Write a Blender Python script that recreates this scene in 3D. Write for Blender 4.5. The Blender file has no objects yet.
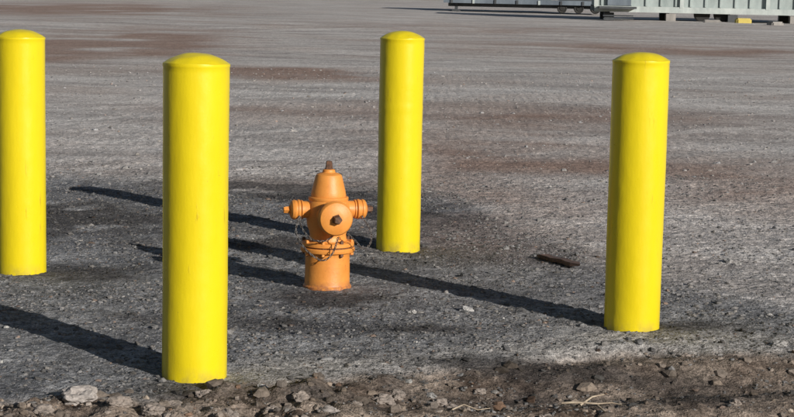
import bpy, math, random
import numpy as np
from mathutils import Vector, Matrix
rng=np.random.default_rng(7); random.seed(7)
sc=bpy.context.scene
sc.view_settings.view_transform='Standard'
try: sc.view_settings.look='None'
except: pass
sc.view_settings.exposure=0

# ---------------- camera ----------------
F=1800.0; H=1.54; P=math.atan(231/F); R=0.021
fwd=Vector((0,math.cos(P),-math.sin(P))); r0=Vector((1,0,0)); u0=Vector((0,math.sin(P),math.cos(P)))
up=u0*math.cos(R)-r0*math.sin(R); rt=r0*math.cos(R)+u0*math.sin(R)
cam=bpy.data.cameras.new('camera'); co=bpy.data.objects.new('camera',cam); sc.collection.objects.link(co)
M=Matrix((( rt.x,up.x,-fwd.x,0),(rt.y,up.y,-fwd.y,0),(rt.z,up.z,-fwd.z,H),(0,0,0,1)))
co.matrix_world=M
cam.sensor_width=36; cam.lens=36*F/794; cam.clip_end=5000; cam.clip_start=0.05
sc.camera=co
# site survey: sight line -> spot on the ground (metres)
def G(px,py):
    d=fwd*F+rt*(px-397)+up*(208.5-py)
    t=-H/d.z
    return (d.x*t,d.y*t)

# ---------------- noise ----------------
_tabs={}
def vnoise(x,y,seed=0):
    if seed not in _tabs: _tabs[seed]=np.random.default_rng(seed+100).random((256,256))
    T=_tabs[seed]
    xi=np.floor(x).astype(int); yi=np.floor(y).astype(int)
    fx=x-xi; fy=y-yi; fx=fx*fx*(3-2*fx); fy=fy*fy*(3-2*fy)
    a=T[xi&255,yi&255]; b=T[(xi+1)&255,yi&255]; c=T[xi&255,(yi+1)&255]; d=T[(xi+1)&255,(yi+1)&255]
    return (a*(1-fx)+b*fx)*(1-fy)+(c*(1-fx)+d*fx)*fy-0.5
def fbm(x,y,sc_,o=4,seed=0):
    s=0;a=1.0;f=1.0/sc_
    for i in range(o):
        c,sn=math.cos(i*0.7),math.sin(i*0.7)
        s=s+a*vnoise((x*c-y*sn)*f+i*17.3,(x*sn+y*c)*f+i*9.1,seed+i); a*=0.5; f*=2.03
    return s
def sstep(a,b,x):
    t=np.clip((x-a)/(b-a),0,1); return t*t*(3-2*t)
# edge of gravel pad (x -> y), in front of it lies bare soil
EX=np.array([-40,-3,-1.6,-0.9,-0.62,-0.25,0.2,0.85,1.7,3,40.])
EY=np.array([6.2,6.35,6.35,6.45,6.62,6.8,7.1,7.45,7.5,7.6,8.])
def soilmask(x,y,w=.10):
    e=np.interp(x,EX,EY)+0.16*fbm(x,y,0.5,4,3)
    return 1-sstep(-w,w,y-e)
def padmask(x,y):
    n=0.9*fbm(x,y,1.3,4,9)
    far=np.interp(x,[-40,-6,-2.6,0.2,1.2,2.2,4,40],[15,14.2,13.6,13.0,10.2,8.0,7.5,7.5])
    m=1-sstep(-0.8,0.4,y-far-n)
    return m
def height(x,y):
    s=soilmask(x,y); near=1-sstep(20,40,y)
    h=0.018*fbm(x,y,1.6,3,21)+0.009*fbm(x,y,0.22,3,31)*near+0.0085*fbm(x,y,0.045,3,41)*near
    lum=np.abs(fbm(x,y,0.16,4,51))
    left=1-sstep(-0.35,0.3,x)
    soilh=-0.06+(0.04*lum*(.6+left)+0.06*left*fbm(x,y,0.20,4,55)+0.04*left)+0.011*fbm(x,y,0.05,3,61)
    soilh=soilh+0.034*np.sin((y-0.28*x)*9.0+1.0+1.2*fbm(x,y,.6,2,66))*(1-left)
    dist=np.hypot(x,y)
    far=0.12*fbm(x,y,14,3,71)*sstep(16,40,dist)+0.02*fbm(x,y,1.1,3,76)*sstep(12,18,dist)*(1-sstep(50,90,dist))
    return h*(1-s)+ (h*0.6+soilh)*s + far
def grow(start,step,end,g=1.09):
    out=[];v=start
    while v<end:
        step*=g; v+=step; out.append(v)
    return out
yy=np.arange(5.7,13.5,0.0135)
yy=np.concatenate([[-600,-200,-60,-20,-8,-2,1,3,4.2,5,5.4],yy,grow(yy[-1],0.0135,2500,1.03)])
xx=np.arange(-2.9,2.9,0.0125)
gx=grow(xx[-1],0.0125,2500,1.06)
xx=np.concatenate([[-v for v in gx[::-1]],xx,gx])
X,Y=np.meshgrid(xx,yy); nx,ny=len(xx),len(yy)
Z=height(X,Y)
def mesh_np(name,V,Fc,smooth=True):
    me=bpy.data.meshes.new(name)
    k=Fc.shape[1]
    me.vertices.add(len(V)); me.vertices.foreach_set('co',V.astype(np.float32).ravel())
    me.loops.add(Fc.size); me.loops.foreach_set('vertex_index',Fc.astype(np.int32).ravel())
    me.polygons.add(len(Fc)); me.polygons.foreach_set('loop_start',np.arange(0,Fc.size,k,dtype=np.int32))
    me.polygons.foreach_set('loop_total',np.full(len(Fc),k,dtype=np.int32))
    me.polygons.foreach_set('use_smooth',np.full(len(Fc),smooth))
    me.update(calc_edges=True)
    o=bpy.data.objects.new(name,me); sc.collection.objects.link(o); return o
idx=np.arange(nx*ny).reshape(ny,nx)
Fc=np.stack([idx[:-1,:-1],idx[:-1,1:],idx[1:,1:],idx[1:,:-1]],-1).reshape(-1,4)
ground=mesh_np('ground',np.stack([X,Y,Z],-1).reshape(-1,3),Fc)
def addattr(o,name,arr):
    a=o.data.attributes.new(name,'FLOAT','POINT'); a.data.foreach_set('value',arr.astype(np.float32).ravel())
addattr(ground,'soil',soilmask(X,Y,.06)); addattr(ground,'pad',padmask(X,Y)*(1-soilmask(X,Y)))
# pale dried strip along the pad edge
def pale(x,y):
    e=np.interp(x,EX,EY)+0.16*fbm(x,y,0.5,4,3)
    return np.exp(-((y-e-.20)/.17)**2)*np.clip(.9+1.2*fbm(x,y,.35,4,85),0,1)*sstep(-1.1,-.3,x)
addattr(ground,'pale',pale(X,Y))
def blob(x,y,cx,cy,rx,ry):
    return np.exp(-(((x-cx)/rx)**2+((y-cy)/ry)**2))
def dampf(x,y):
    damp=np.zeros_like(x)
    for (px,py,rx,ry,a) in [(105,220,.62,.75,1.3),(40,215,.5,.6,.9),(250,188,.8,.6,.9),(270,322,.18,.22,1.2),(100,268,.25,.3,1.1),(380,215,.6,.6,.8),(290,240,.6,.5,1.0),(350,200,.6,.6,.6),(560,365,.6,.14,1.1),(470,380,.45,.10,1.0),(330,300,.30,.26,1.0),(690,330,.35,.25,.6),(280,396,.6,.10,.9),(760,385,.5,.15,.9),(640,395,.4,.10,.7),(650,328,.3,.12,.7),(210,385,.25,.1,.7),(50,275,.25,.15,.7),(440,255,.25,.3,.5),(420,330,.3,.12,.6),(120,320,.3,.2,.5),(500,290,.3,.2,.4),(380,262,.3,.25,.5)]:
        cx,cy=G(px,py); damp+=a*blob(x,y,cx,cy,rx,ry)
    return np.clip(damp*(1+2.0*fbm(x,y,.3,5,81)),0,1)
addattr(ground,'damp',dampf(X,Y))
red=np.zeros_like(X)
for (px,py,rx,ry,a) in [(110,42,2.0,8,1.6),(60,8,6,14,1.0),(480,215,.8,2,.5),(560,165,1.5,3,.5),(270,73,1.3,1.5,1.1),(320,72,.9,1.0,.8),(340,110,2.5,1.2,.4),(700,50,5,4,.7),(620,120,1.7,2,.5),(380,78,2,.9,.4),(480,30,5,5,.5),(500,150,1.2,2,.4),(740,180,1.2,2,.4)]:
    cx,cy=G(px,py); red+=a*blob(X,Y,cx,cy,rx,ry)
addattr(ground,'red',np.clip(red*(1+1.6*fbm(X,Y,1.5,4,91)),0,1))

# ---------------- material helpers ----------------
class NT:
    def __init__(s,name):
        s.m=bpy.data.materials.new(name); s.m.use_nodes=True; s.t=s.m.node_tree; s.b=s.t.nodes['Principled BSDF']
    def n(s,ty,**k):
        nd=s.t.nodes.new(ty)
        for a,v in k.items(): setattr(nd,a,v)
        return nd
    def l(s,a,b): s.t.links.new(a,b)
    def mix(s,fac,a,b,bt='MIX'):
        m=s.n('ShaderNodeMix',data_type='RGBA',blend_type=bt)
        for i,v in ((0,fac),(6,a),(7,b)):
            if hasattr(v,'links'): s.l(v,m.inputs[i])
            else: m.inputs[i].default_value=(v if i==0 else (v[0],v[1],v[2],1))
        return m.outputs[2]
    def noise(s,vec,scale,detail=5,rough=0.6):
        n=s.n('ShaderNodeTexNoise'); n.inputs['Scale'].default_value=scale; n.inputs['Detail'].default_value=detail; n.inputs['Roughness'].default_value=rough
        s.l(vec,n.inputs['Vector']); return n.outputs['Fac']
    def ramp(s,fac,a,b,va=0.,vb=1.):
        n=s.n('ShaderNodeMapRange'); n.inputs[1].default_value=a; n.inputs[2].default_value=b; n.inputs[3].default_value=va; n.inputs[4].default_value=vb
        s.l(fac,n.inputs[0]); return n.outputs[0]
    def math(s,op,a,b):
        n=s.n('ShaderNodeMath',operation=op)
        for i,v in enumerate((a,b)):
            if hasattr(v,'links'): s.l(v,n.inputs[i])
            else: n.inputs[i].default_value=v
        return n.outputs[0]
    def attr(s,name):
        n=s.n('ShaderNodeAttribute'); n.attribute_name=name; return n
    def scalev(s,vec,v):
        n=s.n('ShaderNodeVectorMath',operation='MULTIPLY'); s.l(vec,n.inputs[0]); n.inputs[1].default_value=v; return n.outputs[0]
    def bump(s,h,dist,strength=1.0,prev=None):
        n=s.n('ShaderNodeBump'); n.inputs['Distance'].default_value=dist; n.inputs['Strength'].default_value=strength
        s.l(h,n.inputs['Height'])
        if prev is not None: s.l(prev,n.inputs['Normal'])
        return n.outputs[0]

g=NT('ground_gravel_soil')
pos=g.n('ShaderNodeNewGeometry').outputs['Position']
big=g.noise(pos,0.35,4); mid=g.noise(pos,2.5,5,.68); fine=g.noise(pos,34,3,.75); vf=g.noise(pos,120,1,.7); grit=g.noise(pos,9,3,.75)
rot=g.n('ShaderNodeVectorRotate'); rot.inputs['Angle'].default_value=math.radians(14); g.l(pos,rot.inputs['Vector'])
trk=g.noise(g.scalev(rot.outputs[0],(0.16,0.9,1)),1.0,5,.7)
rot2=g.n('ShaderNodeVectorRotate'); rot2.inputs['Angle'].default_value=math.radians(-42); g.l(pos,rot2.inputs['Vector'])
trk2=g.noise(g.scalev(rot2.outputs[0],(0.07,1.8,1)),1.0,3,.6)
farc=g.mix(g.ramp(trk,.38,.62),(.33,.305,.29),(.55,.52,.495))
farc=g.mix(g.ramp(trk2,.54,.62,0,.6),farc,(.62,.59,.56))
farc=g.mix(g.ramp(big,.45,.66,0,.5),farc,(.40,.33,.29))
padc=g.mix(g.ramp(mid,.36,.64),(.10,.102,.110),(.26,.26,.265))
padc=g.mix(g.ramp(big,.45,.68,0,.5),padc,(.30,.29,.275))
c=g.mix(g.attr('pad').outputs['Fac'],farc,padc)
c=g.mix(g.math('MULTIPLY',g.attr('red').outputs['Fac'],.75),c,(.235,.14,.10))
soilc=g.mix(g.ramp(mid,.36,.6),(.065,.046,.035),(.24,.195,.16))
c=g.mix(g.attr('soil').outputs['Fac'],c,soilc)
c=g.mix(g.math('MULTIPLY',g.attr('pale').outputs['Fac'],.75),c,(.42,.395,.37))
c=g.mix(g.math('MULTIPLY',g.attr('damp').outputs['Fac'],.80),c,(.046,.041,.040))
sp=g.ramp(fine,.3,.7,.45,1.55); sp2=g.ramp(vf,.3,.7,.65,1.35); sp3=g.ramp(grit,.3,.7,.68,1.32)
comb=g.n('ShaderNodeCombineColor'); mm=g.math('MULTIPLY',g.math('MULTIPLY',sp,sp2),sp3)
for i in range(3): g.l(mm,comb.inputs[i])
c=g.mix(1.0,c,comb.outputs[0],'MULTIPLY')
b=g.bump(grit,.03,.5); b=g.bump(fine,.014,.9,b); b=g.bump(vf,.004,.8,b)
g.l(b,g.b.inputs['Normal']); g.l(c,g.b.inputs['Base Color']); g.b.inputs['Roughness'].default_value=.95
g.b.inputs['Specular IOR Level'].default_value=.15
ground.data.materials.append(g.m)

# ---------------- stones ----------------
phi=(1+5**.5)/2
IV=np.array([(-1,phi,0),(1,phi,0),(-1,-phi,0),(1,-phi,0),(0,-1,phi),(0,1,phi),(0,-1,-phi),(0,1,-phi),(phi,0,-1),(phi,0,1),(-phi,0,-1),(-phi,0,1)])/math.sqrt(1+phi*phi)
IF=np.array([(0,11,5),(0,5,1),(0,1,7),(0,7,10),(0,10,11),(1,5,9),(5,11,4),(11,10,2),(10,7,6),(7,1,8),(3,9,4),(3,4,2),(3,2,6),(3,6,8),(3,8,9),(4,9,5),(2,4,11),(6,2,10),(8,6,7),(9,8,1)])
def pebbles(name,x,y,s,col,sink=.1,flat=.6):
    n=len(x)
    V=IV[None]*(1+0.2*rng.standard_normal((n,12,1)))
    V=V*np.stack([1+.3*rng.standard_normal(n)*.6,1+.2*rng.standard_normal(n),flat+.12*rng.standard_normal(n)],-1)[:,None,:]
    a=rng.random(n)*6.28; ca,sa=np.cos(a)[:,None],np.sin(a)[:,None]
    vx=V[...,0]*ca-V[...,1]*sa; vy=V[...,0]*sa+V[...,1]*ca
    z=height(x,y)+s*sink
    V=np.stack([vx*s[:,None]+x[:,None],vy*s[:,None]+y[:,None],V[...,2]*s[:,None]+z[:,None]],-1)
    Fp=(IF[None]+12*np.arange(n)[:,None,None]).reshape(-1,3)
    o=mesh_np(name,V.reshape(-1,3),Fp,False)
    col=col*(1-.62*dampf(x,y))[:,None]
    ca_=o.data.color_attributes.new('stone','FLOAT_COLOR','POINT')
    cc=np.repeat(np.concatenate([col,np.ones((n,1))],1),12,0); ca_.data.foreach_set('color',cc.astype(np.float32).ravel())
    return o
st=NT('stone'); p2=st.n('ShaderNodeNewGeometry').outputs['Position']
n1=st.noise(p2,60,3,.7); cn=st.n('ShaderNodeCombineColor'); rr=st.ramp(n1,.3,.7,.65,1.35)
for i in range(3): st.l(rr,cn.inputs[i])
st.l(st.mix(1.0,st.attr('stone').outputs['Color'],cn.outputs[0],'MULTIPLY'),st.b.inputs['Base Color'])
st.b.inputs['Roughness'].default_value=.9; st.b.inputs['Specular IOR Level'].default_value=.2
st.l(st.bump(n1,.004,.8),st.b.inputs['Normal'])
def stonecol(n,lo=.08,hi=.23):
    v=lo+(hi-lo)*rng.random(n)**1.4; w=rng.random(n)
    c=np.stack([v*(1+.10*w),v*(1+.02*w),v*(1-.08*w+.02)],-1)
    r=rng.random(n)<.05; c[r]=c[r]*np.array([1.12,.88,.75]); 
    wh=rng.random(n)<.004; c[wh]=[.42,.41,.39]
    return c
N=90000
x=rng.uniform(-3.2,3.2,N); y=6.0+8.5*rng.random(N)**1.2
keep=rng.random(N)<(0.30+0.65*padmask(x,y))*(1-.6*soilmask(x,y))*(.40+1.8*np.clip(fbm(x,y,.45,3,15)+.25,0,1))
x=x[keep];y=y[keep]
s=np.clip(np.exp(rng.normal(math.log(.0045),.50,len(x))),.0025,.020)
gr=pebbles('gravel',x,y,s,stonecol(len(x)))
gr.data.materials.append(st.m)
N=6000
x=rng.uniform(-7,7,N); y=13+17*rng.random(N); s=np.clip(np.exp(rng.normal(math.log(.008),.5,N)),.004,.03)
gr2=pebbles('gravel',x,y,s,stonecol(N,.18,.32)); gr2.data.materials.append(st.m)
N=3600
x=rng.uniform(-2.2,2.4,N); y=rng.uniform(6.0,7.8,N); e=soilmask(x,y)
k=rng.random(N)<e*np.where(x<-.2,1,.30); x=x[k];y=y[k]
s=np.clip(np.exp(rng.normal(math.log(.009),.6,len(x))),.004,.032)
cl=pebbles('soil_clods',x,y,s,stonecol(len(x),.10,.25)*np.array([1.08,.93,.80]),.1,.7); cl.data.materials.append(st.m)

from mathutils import noise as mn
def rock(px,py,r,col,flat=.6,nm='rock'):
    x,y=G(px,py)
    bpy.ops.mesh.primitive_ico_sphere_add(subdivisions=4,radius=1)
    o=bpy.context.object; o.name=nm; me=o.data; me.name=nm
    sd=random.random()*50
    for v in me.vertices:
        c=v.co.copy(); d=1+.5*mn.noise(c*1.1+Vector((sd,0,0)))+.26*mn.noise(c*2.7+Vector((0,sd,0)))+.12*mn.noise(c*7+Vector((0,0,sd)))
        v.co=Vector((c.x*1.2,c.y*.95,c.z*flat))*d*r
    o.rotation_euler=(0,0,random.random()*6)
    o.location=(x,y,float(height(np.array([x]),np.array([y]))[0])+r*flat*.3)
    ca_=me.color_attributes.new('stone','FLOAT_COLOR','POINT')
    ca_.data.foreach_set('color',np.tile(np.array([*col,1],dtype=np.float32),len(me.vertices)))
    me.materials.append(st.m); return o
br=(.24,.205,.18); gy=(.30,.29,.28)
for a in [(79,400,.062,(.33,.30,.28)),(121,410,.034,br),(152,412,.038,br),(172,402,.030,br),(330,408,.038,(.3,.27,.25)),(384,388,.036,br),(398,384,.03,br),(440,384,.028,br),(452,388,.022,br),(432,381,.018,gy),(480,377,.02,br),(466,312,.028,(.42,.41,.40)),(413,313,.018,gy),(728,263,.024,gy),(738,266,.018,gy),(720,265,.014,gy),(780,346,.028,gy),(686,352,.02,br),(40,411,.036,br),(205,393,.026,br),(262,388,.02,gy),(300,398,.028,br),(620,388,.016,br),(667,260,.018,gy),(230,412,.034,br),(270,408,.026,br),(356,402,.020,br),(770,316,.014,gy),(505,350,.014,gy),(545,410,.02,br),(735,398,.022,br)]:
    rock(*a)

# ---------------- lathe ----------------
def lathe(name,prof,seg=64,mat=None,axis=None,loc=(0,0,0),parent=None,smooth=True,ang=30):
    n=len(prof); V=[];Fx=[]
    for (r,z) in prof:
        for k in range(seg):
            a=2*math.pi*k/seg; V.append((r*math.cos(a),r*math.sin(a),z))
    for i in range(n-1):
        for k in range(seg):
            k2=(k+1)%seg; Fx.append((i*seg+k,i*seg+k2,(i+1)*seg+k2,(i+1)*seg+k))
    Fx.append(tuple(range(seg))[::-1]); Fx.append(tuple((n-1)*seg+k for k in range(seg)))
    me=bpy.data.meshes.new(name); me.from_pydata(V,[],Fx); me.update()
    if smooth:
        me.polygons.foreach_set('use_smooth',[True]*len(me.polygons))
        me.set_sharp_from_angle(angle=math.radians(ang))
    o=bpy.data.objects.new(name,me); sc.collection.objects.link(o)
    if mat: me.materials.append(mat)
    o.location=loc
    if axis is not None: o.rotation_euler=Vector(axis).to_track_quat('Z','Y').to_euler()
    if parent: o.parent=parent
    return o

# ---------------- bollards ----------------
yl=NT('yellow_bollard_paint'); tc=yl.n('ShaderNodeTexCoord').outputs['Object']
oi=yl.n('ShaderNodeObjectInfo').outputs['Random']
sh=yl.n('ShaderNodeVectorMath',operation='ADD'); yl.l(tc,sh.inputs[0])
cx=yl.n('ShaderNodeCombineXYZ'); yl.l(yl.math('MULTIPLY',oi,37.),cx.inputs[0]); yl.l(cx.outputs[0],sh.inputs[1]); tv=sh.outputs[0]
a1=yl.noise(yl.scalev(tv,(6,6,1.2)),1.3,5); 
col=yl.mix(yl.ramp(a1,.35,.65),(.69,.545,.008),(.73,.585,.010))
str_=yl.noise(yl.scalev(tv,(38,38,5)),1,5,.7); 
reg=yl.noise(yl.scalev(tv,(5,5,2.5)),1,3)
scf=yl.math('MULTIPLY',yl.ramp(str_,.60,.70),yl.ramp(reg,.53,.62))
col=yl.mix(yl.math('MULTIPLY',scf,.5),col,(.42,.25,.03))
sep=yl.n('ShaderNodeSeparateXYZ'); yl.l(tc,sep.inputs[0])
dn=yl.noise(yl.scalev(tv,(14,14,10)),1,5,.7)
base=yl.math('MULTIPLY',yl.ramp(sep.outputs[2],.0,.07,1,0),yl.ramp(dn,.40,.62))
col=yl.mix(yl.math('MULTIPLY',base,.6),col,(.25,.19,.08))
chip=yl.ramp(yl.noise(tv,75,3,.6),.74,.77)
col=yl.mix(yl.math('MULTIPLY',chip,.6),col,(.15,.12,.05))
yl.l(col,yl.b.inputs['Base Color'])
yl.l(yl.ramp(dn,.3,.7,.26,.34),yl.b.inputs['Roughness'])
bb=yl.bump(yl.noise(yl.scalev(tv,(16,16,4)),1,4),.005,.35); bb=yl.bump(yl.noise(tv,90,3),.001,.3,bb); bb=yl.bump(scf,.0015,.6,bb)
yl.l(bb,yl.b.inputs['Normal'])
BH=1.25;BR=.125
def bollard(px,py,r=BR,h=BH,lx=0,ly=0,ridge=None,seed=0):
    x,y=G(px,py)
    prof=[(r,-.3),(r,-.1)]
    dome=.040
    z=0
    while z<h-dome-.02:
        prof.append((r,z)); z+=.02
    prof+= [(r,h-dome-.012),(r+.0012,h-dome-.009),(r+.002,h-dome-.004),(r+.0012,h-dome+.001),(r-.004,h-dome+.004)]
    for i in range(1,15):
        q=1-i/15
        prof.append(((r-.004)*q, h-dome+.004+(dome-.004)*(1-q**2.3)))
    prof.append((.003,h))
    o=lathe('bollard',prof,96,yl.m,ang=50)
    me=o.data
    for v in me.vertices:
        c=v.co; n=.0020*mn.noise(Vector((c.x*5+seed,c.y*5,c.z*2.2)))+.0007*mn.noise(Vector((c.x*22+seed,c.y*22,c.z*22)))
        if ridge and abs(c.z-ridge)<.011: n+=.0015
        k=math.hypot(c.x,c.y)
        if k>.01: c.x*=1+n/k; c.y*=1+n/k
        if c.z>h-dome: c.z+=n*3
    o.location=(x,y,-.01); o.rotation_euler=(ly,lx,seed)
    return o
bollard(22,271,seed=1.0,lx=-.004)
bollard(194.5,375,seed=2.3)
bollard(398,248,seed=3.1,ridge=.82)
bollard(631.5,327,seed=4.4,lx=.012)

# ---------------- hydrant ----------------
hp=NT('orange_hydrant_paint'); tc=hp.n('ShaderNodeNewGeometry').outputs['Position']
n1=hp.noise(tc,16,5,.65)
col=hp.mix(hp.ramp(n1,.35,.65),(.64,.235,.040),(.71,.285,.055))
n2=hp.noise(tc,55,5,.7)
col=hp.mix(hp.ramp(n2,.60,.72,0,.6),col,(.32,.11,.035))
sep=hp.n('ShaderNodeSeparateXYZ'); hp.l(tc,sep.inputs[0])
col=hp.mix(hp.math('MULTIPLY',hp.ramp(sep.outputs[2],0,.05,1,0),hp.ramp(n2,.35,.55)),col,(.22,.09,.06))
hp.l(col,hp.b.inputs['Base Color']); hp.b.inputs['Roughness'].default_value=.48
hp.l(hp.bump(n2,.003,.4),hp.b.inputs['Normal'])
dk=NT('rusty_iron'); tc=dk.n('ShaderNodeNewGeometry').outputs['Position']
dk.l(dk.mix(dk.ramp(dk.noise(tc,70,4),.4,.6),(.08,.045,.03),(.18,.09,.05)),dk.b.inputs['Base Color']); dk.b.inputs['Roughness'].default_value=.7; dk.b.inputs['Metallic'].default_value=.3
ch=NT('steel_chain'); ch.b.inputs['Metallic'].default_value=.6; ch.b.inputs['Roughness'].default_value=.55
tcn=ch.n('ShaderNodeNewGeometry').outputs['Position']; ch.l(ch.mix(ch.ramp(ch.noise(tcn,90,3),.4,.6),(.06,.05,.045),(.20,.19,.18)),ch.b.inputs['Base Color'])
hx,hy=G(327,288)
hyd=bpy.data.objects.new('fire_hydrant',None); sc.collection.objects.link(hyd); hyd.location=(hx,hy,0); hyd.rotation_euler=(0,0,math.radians(14))
O=hp.m
lathe('standpipe',[(.120,-.1),(.120,.016),(.114,.022),(.112,.03),(.110,.16),(.111,.175),(.116,.19)],64,O,parent=hyd)
lathe('lower_flange',[(.11,.186),(.132,.188),(.134,.192),(.134,.206),(.131,.210),(.12,.210)],64,O,parent=hyd)
lathe('upper_flange',[(.12,.216),(.128,.216),(.131,.219),(.131,.232),(.128,.236),(.108,.240),(.104,.243)],64,O,parent=hyd)
lathe('flange_gasket',[(.118,.209),(.121,.210),(.121,.216),(.118,.217)],48,dk.m,parent=hyd)
lathe('barrel',[(.100,.236),(.093,.25),(.090,.27),(.094,.29),(.104,.315),(.108,.35),(.107,.41),(.101,.435),(.094,.445)],64,O,parent=hyd)
lathe('bonnet_flange',[(.085,.440),(.097,.442),(.099,.446),(.099,.456),(.096,.460),(.082,.461)],64,O,parent=hyd)
lathe('bonnet',[(.086,.458),(.087,.470),(.083,.490),(.077,.515),(.071,.540),(.066,.560),(.062,.568),(.050,.575),(.034,.579),(.031,.583),(.030,.592),(.026,.595),(.01,.596)],64,O,parent=hyd)
lathe('operating_nut',[(.021,.594),(.021,.600),(.019,.603),(.016,.632),(.013,.636)],5,dk.m,parent=hyd,smooth=False)
for k in range(8):
    a=2*math.pi*(k+.5)/8
    for nm,zz in (('flange_nut',.174),('flange_bolt',.236)):
        lathe(nm,[(.010,0),(.010,.012),(.008,.014)],6,O if k%3 else dk.m,loc=(.121*math.cos(a),.121*math.sin(a),zz),parent=hyd,smooth=False)
    lathe('flange_stud',[(.005,0),(.005,.085)],8,dk.m,loc=(.121*math.cos(a),.121*math.sin(a),.168),parent=hyd)
def nozzle(dirv,z,base,neck_r,neck_l,cap_r,cap_l,nut_r,nut_l,nm):
    d=Vector(dirv).normalized()
    def at(t): return (d.x*t,d.y*t,z)
    lathe(nm+'_neck',[(neck_r*1.22,0),(neck_r*1.1,.012),(neck_r,.025),(neck_r,neck_l),(neck_r*1.12,neck_l+.001),(neck_r*1.12,neck_l+.008)],48,O,axis=d,loc=at(base),parent=hyd)
    c0=base+neck_l+.013
    pr=[(cap_r*.96,0),(cap_r,.003),(cap_r,.012),(cap_r*.93,.016),(cap_r*.93,.022),(cap_r,.026),(cap_r*.98,cap_l*.6),(cap_r*.90,cap_l*.78),(cap_r*.72,cap_l*.90),(cap_r*.45,cap_l*.98),(nut_r*1.3,cap_l)]
    lathe(nm+'_cap',pr,48,O,axis=d,loc=at(c0),parent=hyd)
    lathe(nm+'_cap_nut',[(nut_r*1.15,-.004),(nut_r*1.1,.002),(nut_r,.004),(nut_r*.85,nut_l),(nut_r*.7,nut_l+.002)],5,dk.m if nm!='left_hose' else O,axis=d,loc=at(c0+cap_l),parent=hyd,smooth=False)
nozzle((-1,0,0),.395,.075,.042,.055,.050,.052,.018,.028,'left_hose')
nozzle((1,0,0),.395,.075,.042,.055,.050,.052,.018,.028,'right_hose')
nozzle((0,-1,0),.372,.06,.072,.075,.086,.060,.024,.034,'pumper')
def chain(pts,nm,link=.0075):
    P_=[Vector(p) for p in pts]
    S=[]
    Q=[P_[0]]+P_+[P_[-1]]
    for i in range(1,len(Q)-2):
        for k in range(40):
            t=k/40; a,b,c,d=Q[i-1],Q[i],Q[i+1],Q[i+2]
            S.append(.5*((2*b)+(c-a)*t+(2*a-5*b+4*c-d)*t*t+(3*b-a-3*c+d)*t**3))
    out=[S[0]];acc=0
    for i in range(1,len(S)):
        acc+=(S[i]-S[i-1]).length
        if acc>=link*1.6: out.append(S[i]); acc=0
    V=[];Fx=[]
    for j in range(len(out)-1):
        d=(out[j+1]-out[j]).normalized(); q=d.to_track_quat('X','Z'); tw=math.radians(90*(j%2)+20)
        A,B=16,6
        base=len(V)
        for a in range(A):
            th=2*math.pi*a/A
            for b2 in range(B):
                ph=2*math.pi*b2/B; rr=.0021
                cxv=math.cos(th)*(link+rr*math.cos(ph)); cyv=math.sin(th)*(link*.58+rr*math.cos(ph)); cz=rr*math.sin(ph)
                v=Vector((cxv,cyv*math.cos(tw)-cz*math.sin(tw),cyv*math.sin(tw)+cz*math.cos(tw)))
                V.append(tuple(q@v+out[j]))
        for a in range(A):
            for b2 in range(B):
                a2=(a+1)%A;b3=(b2+1)%B
                Fx.append((base+a*B+b2,base+a2*B+b2,base+a2*B+b3,base+a*B+b3))
    me=bpy.data.meshes.new(nm); me.from_pydata(V,[],Fx); me.polygons.foreach_set('use_smooth',[True]*len(Fx)); me.update()
    me.materials.append(ch.m)
    o=bpy.data.objects.new(nm,me); sc.collection.objects.link(o); o.parent=hyd
chain([(-.155,-.045,.365),(-.175,-.08,.29),(-.13,-.125,.21),(-.06,-.155,.165),(-.01,-.165,.20),(0.02,-.16,.285)],'left_chain')
chain([(-.150,-.045,.36),(-.145,-.08,.31),(-.10,-.125,.262),(-.04,-.155,.262),(.0,-.16,.295)],'pumper_chain')
chain([(.165,-.045,.36),(.205,-.06,.29),(.195,-.085,.23),(.15,-.12,.215),(.11,-.135,.255),(.06,-.15,.30)],'right_chain')

# ---------------- wood scrap, twig ----------------
wd=NT('weathered_wood'); tc=wd.n('ShaderNodeTexCoord').outputs['Object']
nn=wd.noise(wd.scalev(tc,(4,60,60)),1,5); wd.l(wd.mix(wd.ramp(nn,.35,.65),(.05,.03,.025),(.15,.09,.07)),wd.b.inputs['Base Color']); wd.b.inputs['Roughness'].default_value=.85
wd.l(wd.bump(nn,.004,.8),wd.b.inputs['Normal'])
import bmesh
def box(name,cx,cy,cz,sx,sy,sz,mat,parent=None,bev=.0,rot=0):
    bm=bmesh.new(); bmesh.ops.create_cube(bm,size=1)
    for v in bm.verts: v.co=Vector((v.co.x*sx,v.co.y*sy,v.co.z*sz))
    if bev: bmesh.ops.bevel(bm,geom=bm.edges[:],offset=bev,segments=2,affect='EDGES')
    me=bpy.data.meshes.new(name); bm.to_mesh(me); bm.free()
    me.materials.append(mat); o=bpy.data.objects.new(name,me); sc.collection.objects.link(o); o.location=(cx,cy,cz); o.rotation_euler=(0,0,rot)
    if parent: o.parent=parent
    return o
x,y=G(559,265)
bm=bmesh.new(); L=.42
for i in range(9):
    t=i/8; w=.026+.006*math.sin(i*2.1); e=(.35 if i in(0,8) else 1)
    zc=.014+.010*t+.003*math.sin(i*1.7)
    for sy_,sz_ in ((-1,-1),(1,-1),(1,1),(-1,1)):
        bm.verts.new((L*(t-.5)+.012*sy_*(1 if i==0 else -1 if i==8 else 0),sy_*w*e,zc+sz_*.011*e))
bm.verts.ensure_lookup_table()
for i in range(8):
    for k in range(4):
        bm.faces.new([bm.verts[i*4+k],bm.verts[i*4+(k+1)%4],bm.verts[i*4+4+(k+1)%4],bm.verts[i*4+4+k]])
bm.faces.new([bm.verts[k] for k in (3,2,1,0)]); bm.faces.new([bm.verts[32+k] for k in range(4)])
bmesh.ops.recalc_face_normals(bm,faces=bm.faces[:])
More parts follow.
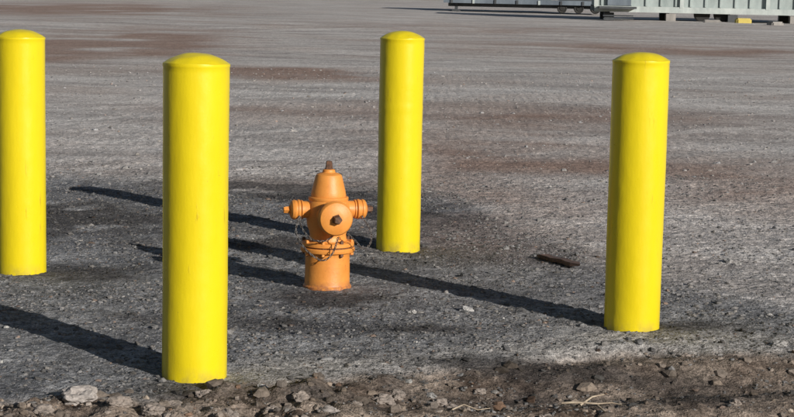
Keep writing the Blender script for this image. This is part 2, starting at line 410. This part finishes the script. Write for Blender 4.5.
me=bpy.data.meshes.new('wood_scrap'); bm.to_mesh(me); bm.free(); me.materials.append(wd.m)
o=bpy.data.objects.new('wood_scrap',me); sc.collection.objects.link(o); o.location=(x,y,float(height(np.array([x]),np.array([y]))[0])); o.rotation_euler=(0,0,math.radians(-63))
tw=NT('dry_twig'); tw.b.inputs['Roughness'].default_value=.9
tg=tw.n('ShaderNodeNewGeometry').outputs['Position']; tw.l(tw.mix(tw.ramp(tw.noise(tg,40,3),.35,.65),(.28,.22,.16),(.44,.37,.28)),tw.b.inputs['Base Color'])
def twig(pts,r,nm='dry_twig',par=None):
    cu=bpy.data.curves.new(nm,'CURVE'); cu.dimensions='3D'; cu.bevel_depth=r; cu.bevel_resolution=2
    for pl in pts:
        sp_=cu.splines.new('POLY'); sp_.points.add(len(pl)-1)
        for i,p in enumerate(pl): sp_.points[i].co=(*p,1); sp_.points[i].radius=1-.6*i/len(pl)
    o=bpy.data.objects.new(nm,cu); sc.collection.objects.link(o); cu.materials.append(tw.m); return o
def gp(px,py,dz=.012):
    x,y=G(px,py); return (x,y,float(height(np.array([x]),np.array([y]))[0])+dz)
twig([[gp(562,402),gp(572,403,.02),gp(585,402,.02),gp(598,404,.02),gp(612,401,.018),gp(622,403)],[gp(580,403),gp(592,399,.03),gp(604,398,.03)],[gp(598,404),gp(606,408,.02)]],.0045)
twig([[gp(452,408),gp(464,405,.02),gp(478,408,.02),gp(490,406)]],.003)

# ---------------- background ----------------
def plain(name,c1,c2,scale=3,rough=.6,metal=0):
    m=NT(name); tc=m.n('ShaderNodeNewGeometry').outputs['Position']
    m.l(m.mix(m.ramp(m.noise(m.scalev(tc,(1,1,.4)),scale,6,.7),.35,.65),c1,c2),m.b.inputs['Base Color']); m.b.inputs['Roughness'].default_value=rough; m.b.inputs['Metallic'].default_value=metal
    return m.m
wall=plain('painted_steel_siding',(.22,.26,.255),(.36,.41,.40),1.6)
rail=plain('pale_painted_steel',(.33,.37,.36),(.48,.52,.50),2.5)
drk=plain('dark_steel',(.03,.035,.04),(.07,.075,.08),2)
blue=plain('blue_grey_steel',(.08,.10,.125),(.16,.19,.22),1.5)
conc=plain('concrete_block',(.20,.19,.18),(.32,.30,.28),3,.9)
rub=plain('tyre_rubber',(.015,.015,.015),(.035,.033,.03),3,.9)
yel=plain('yellow_enamel',(.42,.33,.06),(.54,.43,.09),3)
bld=bpy.data.objects.new('portable_site_building',None); sc.collection.objects.link(bld)
bx,by=G(598,20.5); bld.location=(bx,by+1.5,0); bld.rotation_euler=(0,0,math.radians(-3))
Lb=14.0; base=.34
box('floor_frame_front_beam',Lb/2,0,base+.12,Lb,.14,.24,rail,bld)
box('floor_frame_rear_beam',Lb/2,3.0,base+.12,Lb,.14,.24,rail,bld)
for i in range(12):
    box('floor_joist',.4+i*1.2,1.5,base+.08,.12,2.86,.14,drk,bld)
box('wall_body',Lb/2,1.53,base+.24+1.3,Lb-.06,2.9,2.6,wall,bld)
for i in range(int(Lb/.6)):
    box('siding_rib',.3+i*.6,.045,base+.24+1.3,.07,.07,2.56,wall,bld)
for i in range(5):
    box('corner_post' ,.06+i*(Lb-.12)/4,-.035,base+.22+1.3,.16,.10,2.64,rail,bld)
box('end_stair_landing',.9,-.45,base+.18,1.5,.75,.08,drk,bld)
for i in range(2): box('stair_tread',.9,-1.0-.3*i,base*.6-.12*i,1.2,.28,.05,drk,bld)
box('roof',Lb/2,1.5,base+2.92,Lb+.3,3.3,.14,rail,bld)
for i in (1,3,4):
    u=1.2+i*2.3
    box('window_frame',u,-.03,2.1,1.1,.12,.9,rail,bld); box('window_glass',u,-.06,2.1,.95,.08,.75,drk,bld)
box('door',1.0,-.03,1.6,.95,.1,2.0,blue,bld)
for i in range(6):
    box('support_block',.6+i*2.5,.1,base/2-.02,.4,.4,base-.02,conc if i%2 else drk,bld,.01)
    box('support_block_rear',.6+i*2.5,2.9,base/2-.02,.4,.4,base-.02,drk,bld,.01)
for i in range(2):
    w=lathe('wheel',[(.1,-.12),(.28,-.12),(.33,-.09),(.33,.09),(.28,.12),(.1,.12)],24,rub,axis=(0,1,0),loc=(4.4+i*.8,.35,.31),parent=bld)
# low-bed trailer left of it
tr=bpy.data.objects.new('lowbed_trailer',None); sc.collection.objects.link(tr)
tx,ty=G(446,11); tr.location=(tx,ty+1,0); tr.rotation_euler=(0,0,math.radians(-5))
box('deck',4.0,1.2,.52,8.2,2.5,.12,blue,tr); box('side_rail',4.0,-.09,.50,8.2,.06,.22,blue,tr)
for i in range(8): box('stake_pocket',.3+i*1.05,-.15,.48,.1,.06,.2,rail if i%3==1 else drk,tr)
box('chassis_beam_near',4.0,.5,.34,7.8,.14,.24,drk,tr); box('chassis_beam_far',4.0,1.9,.34,7.8,.14,.24,drk,tr)
for i,u in enumerate((5.6,6.4,7.2)):
    for v in (.15,2.2):
        lathe('wheel',[(.10,-.11),(.14,-.08),(.21,-.11),(.24,-.08),(.24,.08),(.21,.11),(.10,.11)],28,rub,axis=(0,1,0),loc=(u,v,.24),parent=tr)
box('landing_leg',.5,.3,.22,.14,.14,.44,drk,tr); box('landing_foot',.5,.3,.03,.4,.3,.06,drk,tr)
box('headboard',-.05,1.2,1.1,.12,2.4,1.1,blue,tr)
for i in range(3): box('cargo_crate',1.5+i*2.5,1.2,1.09,2.2,2.0,1.0,(blue,wall,drk)[i],tr,.03)
def blk(px,py,sx,sy,sz,mat,nm,r=0):
    x,y=G(px,py); return box(nm,x,y,sz/2-.03,sx,sy,sz,mat,None,.05,r)
blk(743,24,.6,.4,.26,yel,'yellow_parking_block',.1)
blk(712,23,.7,.5,.16,conc,'concrete_block',-.1); blk(775,26,.5,.5,.20,conc,'concrete_block',.3)

# ---------------- light ----------------
az=math.atan2(.658,-.753); el=math.radians(19.5)
S=Vector((math.sin(az)*math.cos(el),math.cos(az)*math.cos(el),math.sin(el)))
sun=bpy.data.lights.new('sun','SUN'); sun.energy=5.0; sun.angle=math.radians(.5); sun.color=(1,.955,.89)
so=bpy.data.objects.new('sun',sun); sc.collection.objects.link(so); so.rotation_euler=S.to_track_quat('Z','Y').to_euler()
w=bpy.data.worlds.new('World'); sc.world=w; w.use_nodes=True
bg=w.node_tree.nodes['Background']; sk=w.node_tree.nodes.new('ShaderNodeTexSky'); sk.sky_type='NISHITA'; sk.sun_disc=False
sk.sun_elevation=el; sk.sun_rotation=az
w.node_tree.links.new(sk.outputs[0],bg.inputs[0]); bg.inputs[1].default_value=.05
